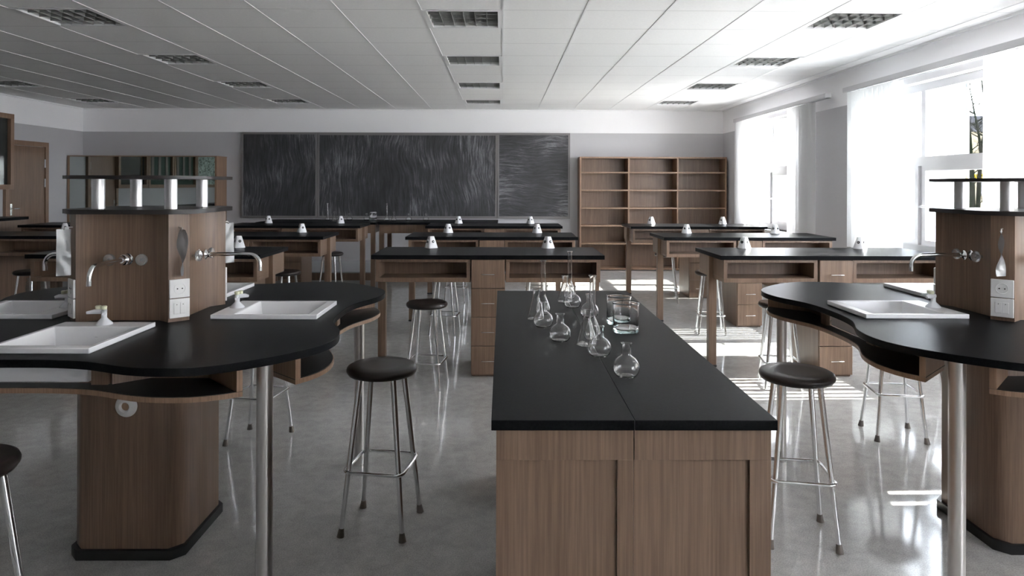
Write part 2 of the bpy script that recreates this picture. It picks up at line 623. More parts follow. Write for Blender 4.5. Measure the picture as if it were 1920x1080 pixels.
def facade(name, x0, x1, y, z1, mat, cat, label, rows, wx, wdt, wh, cornice=True):
    e = empty(name, ((x0 + x1) / 2, y, -5.0))
    tag(e, label, cat)
    W2 = (x1 - x0) / 2
    hz = z1 + 5.0
    MB().box(-W2, W2, 0, 8, 0, hz).build('wall', mat, e)
    if cornice:
        MB().box(-W2 - .2, W2 + .2, -.55, 0, hz - .45, hz).box(-W2 - .1, W2 + .1, -.3, 0, hz - 1.0, hz - .45).box(
            -W2, W2, -.12, 0, hz - 3.1, hz - 2.9).build('cornice', M['stone'], e)
    for z in rows:
        for x in wx:
            w = MB().box(x - wdt / 2 - .12, x + wdt / 2 + .12, -.10, -.0, z - .12, z + wh + .15)
            w = w.build('window', M['facade_pale'], e)
            MB().box(x - wdt / 2, x + wdt / 2, -.13, -.10, z, z + wh).build('pane', M['fwin'], w)
    return e


cream = facade('apartment_building', 26.6, 46, 46, 6.0, M['facade'], 'building',
               'cream building with a grey cornice behind the bare trees outside', (3.6, 5.9, 8.2), (-7.3, -6.2, -4.25, -2.8, -1.4, 0, 1.4), .42, .85)
pale = facade('apartment_building', 15.0, 25.5, 40, 7.4, M['facade_pale'], 'building',
              'white building seen through the left pane of the large window', (3.6, 5.4, 7.4, 9.4), (-3.4, -1.6, .2, 2.0, 3.6), .7, .75, False)


def text(name, body, mat, size, loc, parent):
    c = bpy.data.curves.new(name, 'FONT')
    c.body = body
    c.size = size
    c.extrude = .04
    c.materials.append(mat)
    tmp = bpy.data.objects.new(name, c)
    COL.objects.link(tmp)
    me = bpy.data.meshes.new_from_object(tmp)
    bpy.data.objects.remove(tmp)
    o = bpy.data.objects.new(name, me)
    COL.objects.link(o)
    o.rotation_euler = (PI / 2, 0, 0)
    o.location = loc
    o.parent = parent
    return o


text('sign_lettering', 'B  AUSSIE', M['yellow'], .42, (-5.75, -.2, 6.9), cream)
text('sign_lettering', 'Swissn', M['red'], .42, (3.15, -.15, 10.65), pale)


def tree(loc, stems, seed, label, nb=26, ln=1.0):
    """bare tree: given stem polylines (relative to its foot) and random twigs growing from them"""
    rnd = random.Random(seed)
    e = empty('bare_tree', loc)
    tag(e, label, 'tree', 'bare trees outside the window')
    tr = MB(); br = MB()

    def twig(p0, d, length, r, depth):
        pts, q, dd = [Vector(p0)], Vector(p0), Vector(d)
        for i in range(4):
            dd = (dd + Vector((rnd.uniform(-.3, .3), rnd.uniform(-.3, .3), rnd.uniform(-.12, .22)))).normalized()
            q = q + dd * length / 4
            pts.append(q.copy())
        br.tube(pts, [r * (1 - .18 * i) for i in range(5)], 4 if depth else 5)
        if depth < 3:
            for k in range(3):
                i = rnd.randint(1, 4)
                az = rnd.uniform(0, 2 * PI)
                twig(pts[i], (dd + Vector((math.cos(az), math.sin(az), rnd.uniform(-.1, .6))) * .8).normalized(),
                     length * rnd.uniform(.45, .75), r * .55, depth + 1)

    for st in stems:
        pts = [Vector(p[:3]) for p in st]
        tr.tube(pts, [p[3] * .62 for p in st], 9)
        for b in range(nb):
            t = rnd.uniform(.28, .999) * (len(pts) - 1)
            i = int(t)
            q = pts[i].lerp(pts[i + 1], t - i)
            az = rnd.uniform(0, 2 * PI)
            twig(q, Vector((math.cos(az), math.sin(az), rnd.uniform(.1, .9))).normalized(), ln * rnd.uniform(.35, .8), .016, 0)
    tr.build('trunk', M['bark'], e)
    br.build('branches', M['bark'], e)
    return e


tree((13.55, 20.0, -5),
     [[(0, 0, 0, .17), (.02, 0, 3.5, .15), (.0, 0, 5.8, .13), (-.02, 0, 6.8, .10), (-.10, 0, 8.0, .075), (-.14, .1, 9.0, .05), (-.05, .1, 10.4, .02)],
      [(.16, .1, 0, .12), (.20, .1, 5.0, .11), (.26, .1, 6.6, .085), (.33, .1, 7.5, .075), (.42, .1, 8.0, .06), (.45, .1, 8.6, .05), (.36, .1, 9.2, .035), (.26, .1, 10.1, .018)],
      [(.31, .1, 7.3, .06), (.18, 0, 7.9, .05), (.06, 0, 8.5, .035), (-.10, 0, 9.3, .02)]],
     3, 'bare dark twin-trunked tree outside the large window', 16, .9)
tree((17.2, 30.0, -5),
     [[(0, 0, 0, .16), (0, 0, 6.0, .12), (-.1, 0, 8.0, .09), (-.4, 0, 10.0, .05), (-.7, 0, 11.6, .02)],
      [(0, 0, 7.4, .08), (.4, 0, 9.0, .05), (.5, 0, 11.0, .02)]], 5,
     'bare tree outside, further off beside the white building', 12, 1.6)

# ------------------------------------------------------------------ ceiling lights
lt0 = None
for i, (x, y) in enumerate(LIGHTS):
    if lt0 is None:
        e = empty('ceiling_light', (x + .3, y + .3, H))
        fr = MB()
        o, q = .294, .262
        fr.box(-o, o, -o, -q, -.004, .012).box(-o, o, q, o, -.004, .012)
        fr.box(-o, -q, -q, q, -.004, .012).box(q, o, -q, q, -.004, .012)
        fr.build('frame', M['rail'], e)
        bx = MB()
        bx.box(-o, o, -o, o, .10, .105).box(-o, -q - .004, -o, o, .012, .10).box(q + .004, o, -o, o, .012, .10)
        bx.box(-q, q, -o, -q - .004, .012, .10).box(-q, q, q + .004, o, .012, .10)
        bx.build('housing', M['lamp_box'], e)
        gr = MB()
        for k in range(1, 4):
            yy = -q + 2 * q * k / 4
            gr.box(-q, q, yy - .001, yy + .001, .006, .062)
        for k in range(1, 6):
            xx = -q + 2 * q * k / 6
            gr.box(xx - .001, xx + .001, -q, q, .0062, .0615)
        gr.build('louvre_grid', M['louvre'], e)
        for k in range(4):
            yy = -q + 2 * q * (k + .5) / 4
            MB().tube([(-q + .01, yy, .078), (q - .01, yy, .078)], .008, 10).build('fluorescent_tube', M['white_plastic'], e)
        lt0 = e
    else:
        e = copy_tree(lt0)
        e.location = (x + .3, y + .3, H)
    row = {5.09: 'nearest', 6.89: 'second', 8.69: 'third', 10.49: 'farthest'}[y]
    colm = {-.6: 'above the middle benches', -3.6: 'above the left benches', 2.4: 'nearest the windows',
            -6.6: 'nearest the left wall'}[x]
    tag(e, 'square recessed louvre light, %s in the column %s' % (row, colm), 'ceiling light', 'recessed ceiling lights')

# ------------------------------------------------------------------ blackboard
bb = empty('blackboard', (-1.63, 11.86, 1.56))
tag(bb, 'wide three-part blackboard smeared with chalk on the far wall', 'blackboard')
for nm, x0, x1, z0, z1, mt in (('chalk_panel', -2.755, -1.535, -.68, .70, 'chalk_a'), ('chalk_panel', -1.47, 1.51, -.68, .69, 'chalk_b'),
                               ('chalk_panel', 1.575, 2.745, -.68, .70, 'chalk_c')):
    b = MB().box(x0, x1, -.02, .01, z0, z1).build(nm, M[mt], bb)
    w = .022
    fr = MB()
    fr.box(x0 - w, x1 + w, -.032, .01, z1, z1 + w).box(x0 - w, x1 + w, -.032, .01, z0 - w, z0)
    fr.box(x0 - w, x0, -.032, .01, z0, z1).box(x1, x1 + w, -.032, .01, z0, z1)
    fr.build('panel_frame', M['board_frame'], b)
MB().box(-2.78, 2.78, -.015, .04, -.72, .735).build('backing', M['board_frame'], bb)

# ------------------------------------------------------------------ open shelving unit
sh = empty('shelving_unit', (2.505, 11.725, 0))
tag(sh, 'empty brown wooden shelving unit of three bays beside the blackboard', 'shelves')
W2, D2, HT, T = 1.222, .165, 1.885, .026
for x in (-W2, -W2 / 3 * 1 - T / 2, W2 / 3 * 1 - T / 2, W2 - T):
    MB().box(x, x + T, -D2, D2, 0, HT - T).build('upright', M['wood_edge'], sh, .001)
MB().box(-W2, W2, -D2, D2, HT - T, HT).build('top_board', M['wood_edge'], sh)
MB().box(-W2 + .01, W2 - .01, D2 - .012, D2 - .002, .02, HT - T).build('back_panel', M['wood'], sh)
bx = [(-W2 + T, -W2 / 3 - T / 2), (-W2 / 3 + T / 2, W2 / 3 - T / 2), (W2 / 3 + T / 2, W2 - T)]
for z in (.012, .43, .727, 1.02, 1.317, 1.612):
    for a, b in bx:
        MB().box(a, b, -D2 + .004, D2 - .012, z, z + .024).build('shelf', M['wood_edge'], sh)

# ------------------------------------------------------------------ mirror-glazed cabinet (back left)
cb = empty('display_cabinet', (-5.89, 11.67, 0))
tag(cb, 'wide wooden cabinet with dark mirroring glass front in the far left corner', 'cabinet')
MB().box(-1.21, 1.21, -.19, .21, 0, 1.86).build('body', M['wood_edge'], cb)
MB().box(-1.215, 1.215, -.222, .215, 1.86, 1.875).build('top_board', M['wood_edge'], cb)
MB().box(-1.215, -1.185, -.222, -.19, 0, 1.86).build('stile', M['wood_edge'], cb)
MB().box(1.185, 1.215, -.222, -.19, 0, 1.86).build('stile', M['wood_edge'], cb)
for a, b in ((-1.183, -.02), (.0, 1.183)):
    MB().box(a, b, -.212, -.204, .05, 1.858).build('glass_door', M['mirror'], cb)

# ------------------------------------------------------------------ left wall: door, glazed cases, sideboard
dr = empty('door_1', (XL, 10.47, 0))
structure(dr)
structure(MB().box(.0, .045, -.47, -.40, 0, 1.98).box(.0, .045, .40, .47, 0, 1.98).box(.0, .045, -.47, .47, 1.98, 2.05)
          .build('door_frame', M['wood_edge'], dr))
leaf = structure(MB().box(.0, .028, -.395, .395, .005, 1.975).build('door_leaf', M['door_wood'], dr))
for z in (.25, 1.36, 1.66):
    structure(MB().tube([(.034, .395, z), (.034, .395, z + .13)], .010, 8).build('hinge', M['white_metal'], leaf))
structure(MB().box(.028, .036, -.37, -.33, .95, 1.12).tube([(.03, -.35, 1.05), (.08, -.35, 1.05), (.08, -.24, 1.05)], .008, 8)
          .build('door_handle', M['handle'], leaf))

spans = [(9.02, 10.09), (7.93, 9.00), (6.84, 7.91), (5.45, 6.82), (4.2, 5.43)]
for i, (a, b) in enumerate(spans):
    e = empty('wall_case', (XL, (a + b) / 2, 1.33))
    tag(e, ['brown framed glass case on the left wall, beside the door',
            'dark green lined glass case on the left wall, second from the door',
            'dark green lined glass case on the left wall, third from the door',
            'glass case holding a pale speckled print on the left wall',
            'brown framed glass case on the left wall, farthest from the door'][i], 'wall case', 'glass cases on the left wall')
    h2 = (b - a) / 2
    MB().box(0, .10, -h2, h2, 0, .07).box(0, .10, -h2, h2, 1.01, 1.08).box(0, .10, -h2, -h2 + .07, .07, 1.01).box(
        0, .10, h2 - .07, h2, .07, 1.01).build('frame', M['wood_edge'], e, .003)
    if i in (0, 4):
        MB().box(0, .05, -h2 + .07, h2 - .07, .07, 1.01).build('glass', M['case_glass'], e)
    elif i == 3:
        MB().box(0, .05, -h2 + .07, h2 - .07, .07, 1.01).build('print', M['speckle'], e)
    else:
        MB().box(0, .05, -h2 + .07, h2 - .07, .07, 1.01).build('lining', M['green_felt'], e)
        for q in (-.28, .02, .3):
            MB().box(.05, .06, q - .05, q + .05, .16, 1.01).build('strip', M['cap'], e)

sb = empty('sideboard', (-6.86, 7.35, 0))
tag(sb, 'long wooden sideboard with black top along the left wall', 'sideboard')
MB().box(-.25, .245, -2.4, 2.4, 0, .918).build('body', M['wood'], sb)
MB().box(-.255, .265, -2.42, 2.42, .918, .955).build('worktop', M['black'], sb, .002)
for k in range(8):
    d_ = MB().box(.245, .263, -2.4 + .6 * k + .004, -2.4 + .6 * (k + 1) - .004, .05, .91).build('door', M['wood'], sb)
    MB().tube([(.275, -2.4 + .6 * k + .06, .60), (.275, -2.4 + .6 * k + .06, .72)], .005, 8).build('handle', M['handle'], d_)

# ------------------------------------------------------------------ laboratory benches
ZT = .898


def make_bench():
    r = empty('laboratory_bench')
    MB().box(-.861, .861, 0, .68, ZT - .031, ZT).build('worktop', M['black'], r, .0025)
    zt = ZT - .031
    for side in (0, 1):
        for sx_ in (-1, 1):
            a, b = (.131, .831)
            x0, x1 = (a, b) if sx_ > 0 else (-b, -a)
            y0, y1 = (.022, .285) if side == 0 else (.395, .658)
            q = MB()
            q.box(x0, x1, y0, y1, zt - .022, zt - .0005)
            q.box(x0, x1, y0, y1, zt - .170, zt - .138)
            q.box(x0, x0 + .028, y0, y1, zt - .138, zt - .022)
            q.box(x1 - .028, x1, y0, y1, zt - .138, zt - .022)
            if side == 0:
                q.box(x0 + .028, x1 - .028, y1 - .012, y1, zt - .138, zt - .022)
            else:
                q.box(x0 + .028, x1 - .028, y0, y0 + .012, zt - .138, zt - .022)
            q.build('cubby', M['wood'], r, .0012)
    for sx_ in (-1, 1):
        lg = MB().box(min(sx_ * .801, sx_ * .861), max(sx_ * .801, sx_ * .861), .29, .35, .018, zt - .0005).build('leg', M['wood'], r, .0015)
        MB().box(min(sx_ * .799, sx_ * .863), max(sx_ * .799, sx_ * .863), .288, .352, 0, .018).build('foot_cap', M['dark'], lg)
    MB().box(-.800, .800, .30, .34, zt - .12, zt - .0005).build('crossbeam', M['wood'], r)
    MB().box(-.125, .125, .025, .50, .015, zt - .0005).box(-.12, .12, .035, .49, 0, .015).build('pedestal', M['wood'], r, .001)
    for k in range(4):
        z1 = zt - .004 - k * .2125
        d_ = MB().box(-.122, .122, .006, .024, z1 - .2075, z1).build('drawer', M['wood'], r, .0015)
        zc = z1 - .105
        MB().tube([(-.045, .006, zc), (-.047, -.018, zc), (.047, -.018, zc), (.045, .006, zc)], .0035, 8).build('handle', M['handle'], d_)
    return r


def make_outlet():
    r = empty('bench_power_outlet')
    b = MB()
    lv = [(0, .0425), (.006, .0425), (.088, .0215), (.096, .019)]
    rings = []
    for z, h in lv:
        c = h * .22
        rings.append([(-h + c, -h, z), (h - c, -h, z), (h, -h + c, z), (h, h - c, z), (h - c, h, z), (-h + c, h, z), (-h, h - c, z), (-h, -h + c, z)])
    for i in range(len(rings) - 1):
        b.wedge(rings[i], rings[i + 1])
    bmesh.ops.remove_doubles(b.bm, verts=b.bm.verts[:], dist=1e-5)
    b.build('housing', M['ceramic'], r)
    for k in range(4):
        ang = k * PI / 2
        R4 = Matrix.Rotation(ang, 4, 'Z') @ Matrix.Translation((0, -.0305, .054)) @ Matrix.Rotation(PI / 2 - math.atan2(.021, .082), 4, 'X')
        s = MB().lathe([(0.0, .0035), (.0085, .0035), (.0105, .005), (.0115, .001), (.0115, -.004), (0, -.004)], 18, M4=R4)
        so = s.build('socket', M['dark'], r)
        MB().lathe([(0, .0065), (.003, .006), (.0035, .003)], 10, M4=R4).build('socket_pin', M['chrome'], so)
    return r


bench0, out0 = make_bench(), make_outlet()
colx = {'middle': -.104, 'left': -2.64, 'right': 2.475, 'far left': -5.18}
rowy = {'front': 5.14, 'second': 6.94, 'back': 8.74}
used = False
for c_, x in colx.items():
    for r_, y in rowy.items():
        if c_ == 'far left' and r_ == 'front':
            continue
        b = copy_tree(bench0) if used else bench0
        b.location = (x, y, 0)
        tag(b, 'black-topped wooden laboratory bench with cubbies, %s row of the %s column' % (r_, c_), 'bench', 'laboratory benches in rows')
        for s_, dx in (('left', -.48), ('right', .48)):
            o = copy_tree(out0) if used or s_ == 'right' else out0
            o.location = (x + dx, y + .595, ZT)
            o.rotation_euler = (0, 0, math.radians(38))
            tag(o, 'white pyramid power outlet, %s one on the %s-row bench of the %s column' % (s_, r_, c_), 'power outlet',
                'pyramid power outlets on the benches')
        used = True

# teacher tables
for nm, x0, x1 in (('left', -3.36, -1.722), ('right', -1.692, -.06)):
    e = empty('teacher_table', ((x0 + x1) / 2, 9.92, 0))
    tag(e, 'black-topped wooden table before the blackboard, %s one of the two' % nm, 'table', 'tables before the blackboard')
    w2 = (x1 - x0) / 2
    c = .12 if nm == 'left' else .01
    MB().prism([(-w2, -.40), (w2, -.40), (w2, .40), (-w2 + c, .40), (-w2 + c * .3, .37), (-w2, .40 - c)], .868, ZT).build('tabletop', M['black'], e)
    MB().box(-w2 + .03, w2 - .03, -.37, -.35, .75, .868).box(-w2 + .03, w2 - .03, .31, .33, .75, .868).box(
        -w2 + .03, -w2 + .05, -.35, .31, .75, .868).box(w2 - .05, w2 - .03, -.35, .31, .75, .868).build('apron', M['wood'], e)
    for sx_ in (-1, 1):
        for sy_ in (-.375, .275):
            xa = sx_ * (w2 - .045)
            MB().box(xa - .03, xa + .03, sy_, sy_ + .06, 0, .868).build('leg', M['wood'], e)

# island made of two cupboards pushed together
for nm, x0, x1 in (('left', -.023, .2945), ('right', .2955, .613)):
    e = empty('demonstration_bench', ((x0 + x1) / 2, 1.543, 0))
    tag(e, 'black-topped wooden cupboard bench in the foreground, %s half of the pair' % nm, 'bench', 'paired foreground benches')
    w2 = (x1 - x0) / 2
    MB().box(-w2, w2, 0, 1.887, ZT - .0225, ZT).build('worktop', M['black'], e, .0012)
    oi, oo = (-w2 + .011, w2 - .0005) if nm == 'left' else (-w2 + .0005, w2 - .011)
    zt = ZT - .0225
    f = MB()
    f.box(oi, oo, .020, 1.87, .0, zt)
    r0, r1 = (oi, oo - .036) if nm == 'left' else (oi, oo - .048)
    f.box(oi, oo, .010, .020, zt - .069, zt)
    f.box(r1, oo, .010, .020, .0, zt - .069)
    f.build('carcass', M['wood'], e, .0006)
    MB().box(r0, r1 - .004, .0165, .0198, .01, zt - .071).build('end_panel', M['wood'], e)


# ------------------------------------------------------------------ sink islands
def prof(t):
    a = abs(t)
    P = [(0, .767), (.1, .770), (.2, .786), (.27, .812), (.34, .842), (.42, .860), (.50, .862), (.58, .843), (.64, .809), (.70, .761)]
    for i in range(len(P) - 1):
        if a <= P[i + 1][0]:
            k = max(i - 1, 0); p0 = P[k]; p1 = P[i]; p2 = P[i + 1]; p3 = P[min(i + 2, len(P) - 1)]
            u = (a - p1[0]) / (p2[0] - p1[0])
            if i == 0:
                p0 = (-P[1][0], P[1][1])
            m1 = (p2[1] - p0[1]) / (p2[0] - p0[0]) * (p2[0] - p1[0])
            m2 = (p3[1] - p1[1]) / (p3[0] - p1[0]) * (p2[0] - p1[0])
            return ((2 * u**3 - 3 * u**2 + 1) * p1[1] + (u**3 - 2 * u**2 + u) * m1 + (-2 * u**3 + 3 * u**2) * p2[1] + (u**3 - u**2) * m2)
    return P[-1][1]


def side_pts(tmax, inset, k=28):
    """points of the south edge, left to right"""
    return [(t, -(prof(t) - inset)) for t in (-tmax + 2 * tmax * i / k for i in range(k + 1))]


def rotp(p, k):
    x, y = p
    for _ in range(k):
        x, y = -y, x
    return (x, y)


SY = 1.02


def outline(inset=0.0):
    out = []
    for k in range(4):
        out += [rotp(p, k) for p in side_pts(.70, inset, 40)]
        out.append(rotp((.7325 - inset * .7, -.7325 + inset * .7), k))
    return [(x, y * SY) for x, y in out]


def R4(k):
    return Matrix.Rotation(k * PI / 2, 4, 'Z')


def smooth_by_side(o, lim=35):
    for p in o.data.polygons:
        p.use_smooth = abs(p.normal.z) < .5


def make_sink_island():
    r = empty('sink_island')
    holes = [[rotp(p, k) for p in ((-.155, -.70), (.155, -.70), (.155, -.31), (-.155, -.31))] for k in range(4)]
    w = MB().slab(outline(), holes, ZT - .024, ZT).build('worktop', M['black'], r, .0015)
    # side cubbies under the worktop
    for k in range(4):
        tm = .655
        arc = side_pts(tm, .022, 30)
        inner = [(.505, -.62), (.305, -.62), (.22, -.695), (-.22, -.695), (-.305, -.62), (-.505, -.62)]
        MB().prism(arc + inner, .788, .803).build('cubby_shelf', M['wood_edge'], r, M4=R4(k))
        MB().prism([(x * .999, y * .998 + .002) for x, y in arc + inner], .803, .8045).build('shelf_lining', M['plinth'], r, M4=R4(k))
        zt = ZT - .0245

        def wall_seg(mb, a, b, t=.018):
            a, b = Vector((*a, 0)), Vector((*b, 0))
            d = (b - a).normalized()
            nn = Vector((-d.y, d.x, 0)) * t
            q = [a, b, b + nn, a + nn]
            mb.prism([(v_.x, v_.y) for v_ in q], .8046, zt)
        yo = -(prof(tm) - .022)
        for a_, b_ in (((tm, yo), (.505, -.62)), ((-.505, -.62), (-tm, yo))):
            eb = MB()
            wall_seg(eb, a_, b_)
            eb.build('end_board', M['wood_edge'], r, M4=R4(k))
        bk = MB()
        wall_seg(bk, (.505, -.62), (.305, -.62)); wall_seg(bk, (.305, -.62), (.22, -.695)); wall_seg(bk, (.22, -.695), (.170, -.695))
        bk.build('back_board', M['wood'], r, M4=R4(k))
        bk = MB()
        wall_seg(bk, (-.170, -.695), (-.22, -.695)); wall_seg(bk, (-.22, -.695), (-.305, -.62)); wall_seg(bk, (-.305, -.62), (-.505, -.62))
        bk.build('back_board', M['wood'], r, M4=R4(k))
    # round steel legs
    for k in range(4):
        x, y = rotp((.695, -.70), k)
        MB().tube([(x, y, 0), (x, y, ZT - .0245)], .0245, 24).build('leg', M['satin'], r)
    # lower column and plinth
    h, c = .205, .042

    def octo(h, c):
        return [(-h + c, -h), (h - c, -h), (h, -h + c), (h, h - c), (h - c, h), (-h + c, h), (-h, h - c), (-h, -h + c)]
    MB().prism(octo(h, c), .036, ZT - .0245).build('lower_column', M['wood'], r)
    MB().prism(octo(h + .013, c), 0, .038).build('plinth', M['plinth'], r, .001)
    # tower above the worktop, recessed on each side
    base = [(-.173, -.228), (-.118, -.186), (.118, -.186), (.173, -.228)]
    poly = []
    for k in range(4):
        poly += [rotp(p, k) for p in base]
    MB().prism(poly, ZT + .0005, 1.305).build('tower', M['wood'], r)
    MB().prism(octo(.256, .080), 1.305, 1.322).build('lower_shelf', M['black_shelf'], r)
    MB().prism(octo(.256, .080), 1.437, 1.450).build('upper_shelf', M['black_shelf'], r)
    for x in (-.14, .14):
        for y in (-.14, .14):
            MB().tube([(x, y, 1.322), (x, y, 1.437)], .0235, 24).build('post', M['brushed'], r)
    # sinks, bench taps, wall taps, sockets on each of the four sides
    for k in range(4):
        s = MB()
        X, Y0, Y1 = .163, -.712, -.302
        bm = s.bm
        top = [(-X, Y0, ZT + .018), (X, Y0, ZT + .018), (X, Y1, ZT + .018), (-X, Y1, ZT + .018)]
        lip = [(-X, Y0, ZT), (X, Y0, ZT), (X, Y1, ZT), (-X, Y1, ZT)]
        ii = [(-.149, -.675, ZT + .018), (.149, -.675, ZT + .018), (.149, -.388, ZT + .018), (-.149, -.388, ZT + .018)]
        fl = [(-.138, -.660, .824), (.138, -.660, .824), (.138, -.402, .824), (-.138, -.402, .824)]
        ob = [(-.153, -.698, ZT), (.153, -.698, ZT), (.153, -.315, ZT), (-.153, -.315, ZT)]
        oz = [(-.153, -.698, .808), (.153, -.698, .808), (.153, -.315, .808), (-.153, -.315, .808)]
        loops = [[bm.verts.new(c_) for c_ in L_] for L_ in (fl, ii, top, lip, ob, oz)]
        bm.faces.new(loops[0])
        for A, B in zip(loops, loops[1:]):
            for i in range(4):
                j = (i + 1) % 4
                bm.faces.new((A[i], A[j], B[j], B[i]))
        bm.faces.new(list(reversed(loops[-1])))
        so = s.build('sink', M['ceramic'], r, .003, M4=R4(k))
        MB().lathe([(0, .001), (.011, .001), (.012, 0)], 16, M4=Matrix.Translation((0, -.3925, .876)) @ Matrix.Rotation(PI / 2, 4, 'X') @ Matrix.Scale(.42, 4, (0, 1, 0))
                   ).build('overflow_slot', M['dark'], so, M4=R4(k))
        MB().lathe([(0, .003), (.014, .003), (.017, 0)], 16, at=(0, -.53, .824)).build('drain', M['chrome'], so, M4=R4(k))
        # white bench tap
        t0 = (0.0, -.345, ZT + .018)
        tb = MB().lathe([(0, .0), (.029, .0), (.028, .004), (.012, .020), (.0095, .024), (.0095, .046), (.010, .050), (0, .052)], 24, at=t0)
        tp = tb.build('bench_tap', M['white_metal'], r, M4=R4(k))
        for (dx, dy, L_) in ((-.96, -.28, .056), (.45, -.89, .044)):
            p0 = Vector(t0) + Vector((0, 0, .046))
            dd = Vector((dx, dy, 0)).normalized()
            MB().tube([p0 - dd * .008, p0 + dd * .012, p0 + dd * .03, p0 + dd * L_ + Vector((0, 0, -.003))], [.009, .0095, .0085, .0052], 14).build(
                'nozzle', M['white_metal'], tp, M4=R4(k))
            q = p0 + dd * (.018 if dx < 0 else .012)
            MB().lathe([(.004, .0), (.004, .008), (.0095, .009), (.0105, .020), (.008, .022), (0, .022)], 12, at=(q.x, q.y, q.z)).build(
                'knob', M['knob'], tp, M4=R4(k))
        # wall tap with long spout
        zc = 1.132
        fl_ = Matrix.Translation((0, -.186, zc)) @ Matrix.Rotation(PI / 2, 4, 'X')
        wt = MB().lathe([(0, 0), (.022, 0), (.022, .005), (.016, .010), (.013, .022), (.019, .025), (.020, .032), (.013, .037), (.011, .048), (0, .048)], 20, M4=fl_).build(
            'wall_tap', M['chrome'], r, M4=R4(k))
        pts = [(0, -.22, zc), (0, -.33, zc + .002), (0, -.395, zc)]
        for i in range(1, 8):
            a = i / 7 * PI / 2
            pts.append((0, -.395 - .042 * math.sin(a), zc - .042 * (1 - math.cos(a))))
        pts.append((0, -.437, zc - .062))
        MB().tube(pts, .0080, 14).build('spout', M['chrome'], wt, M4=R4(k))
        MB().tube([(0, -.437, zc - .050), (0, -.437, zc - .067)], .0090, 14).build('aerator', M['chrome'], wt, M4=R4(k))
        for dx in (-.057, .064):
            kb = Matrix.Translation((dx, -.186, zc)) @ Matrix.Rotation(PI / 2, 4, 'X')
            MB().lathe([(0, 0), (.006, 0), (.006, .02), (0, .02)], 12, M4=kb).lathe(
                [(0, .020), (.010, .018), (.021, .020), (.0230, .026), (.020, .033), (.011, .035), (0, .033)], 16, M4=kb).build('tap_knob', M['acrylic'], wt, M4=R4(k))
        # socket and switches on the chamfered corner between this side and the next
        cc = Matrix.Rotation(k * PI / 2, 4, 'Z') @ Matrix.Translation((.2005, -.2005, 0)) @ Matrix.Rotation(PI / 4, 4, 'Z')
        so = MB().box(-.037, .037, -.008, 0, .988, 1.058).build('socket_plate', M['white_plastic'], r, .0015, M4=cc)
        MB().lathe([(.021, .0), (.021, .0012), (.0195, .0012), (.018, -.004), (0, -.005)], 24,
                   M4=Matrix.Translation((0, -.008, 1.023)) @ Matrix.Rotation(PI / 2, 4, 'X')).build('socket_ring', M['white_plastic'], so, M4=cc)
        for dx in (-.009, .009):
            MB().lathe([(0, .0008), (.0026, .0008), (.0026, -.001)], 8, M4=Matrix.Translation((dx, -.0085, 1.023)) @ Matrix.Rotation(PI / 2, 4, 'X')).build(
                'socket_hole', M['dark'], so, M4=cc)
        sw_ = MB().box(-.037, .037, -.008, 0, .913, .985).build('switch_plate', M['white_plastic'], r, .0015, M4=cc)
        for dx in (-.0115, .0115):
            MB().box(dx - .0105, dx + .0105, -.0105, -.008, .928, .970).build('switch_rocker', M['white_plastic'], sw_, .001, M4=cc)
            MB().prism([(dx - .002, -.962), (dx + .002, -.962), (dx, -.966)], .0104, .0109).build('switch_mark', M['dark'], sw_,
                       M4=cc @ Matrix.Rotation(PI / 2, 4, 'X') @ Matrix.Scale(-1, 4, (0, 1, 0)))
    # waste-pipe collar low on the front of the column
    MB().lathe([(.016, .0), (.016, .012), (.020, .016), (.034, .010), (.040, .004), (.042, 0)], 28,
               M4=Matrix.Translation((.005, -.205, .578)) @ Matrix.Rotation(PI / 2, 4, 'X')).build('pipe_collar', M['white_plastic'], r)
    MB().lathe([(0, .003), (.0165, .003)], 20,
               M4=Matrix.Translation((.005, -.205, .578)) @ Matrix.Rotation(PI / 2, 4, 'X')).build('pipe_opening', M['card'], r)
    return r


ISL = [(-1.425, 2.855), (2.137, 2.885)]
isl = make_sink_island()
isl.location = (*ISL[0], 0)
tag(isl, 'wavy black-topped sink island with wooden tower on the left', 'sink island', 'four-sink laboratory islands')
isr = copy_tree(isl)
isr.location = (*ISL[1], 0)
tag(isr, 'wavy black-topped sink island with wooden tower on the right by the windows', 'sink island', 'four-sink laboratory islands')


# plastic film strips hanging from hooks on the tower corners
def make_film(curl):
    r = empty('plastic_pouch')
    mb = MB()
    nz, nx = 16, 6
    W, Hh = .048, .175
    grid = []
    for i in range(nz + 1):
        z = -Hh * i / nz
        tw = curl * math.sin(i / nz * PI * 1.7)
        row = []
        for j in range(nx + 1):
            u = W * (j / nx - .5)
            row.append((u * math.cos(tw), u * math.sin(tw) + .0012 * math.sin(i * .8 + j), z))
        grid.append(row)
    vs = [[mb.bm.verts.new(c_) for c_ in row] for row in grid]
    vb = [[mb.bm.verts.new((c_[0], c_[1] + .0015, c_[2])) for c_ in row] for row in grid]
    for i in range(nz):
        for j in range(nx):
            f = mb.bm.faces.new((vs[i][j], vs[i + 1][j], vs[i + 1][j + 1], vs[i][j + 1])); f.smooth = True
            f = mb.bm.faces.new((vb[i][j], vb[i][j + 1], vb[i + 1][j + 1], vb[i + 1][j])); f.smooth = True
    mb.build('film', M['pouch'], r)
    MB().tube([(-.030, 0, .006), (-.004, 0, .006), (.0, 0, -.004)], .0025, 8).build('hook', M['satin'], r)
    return r


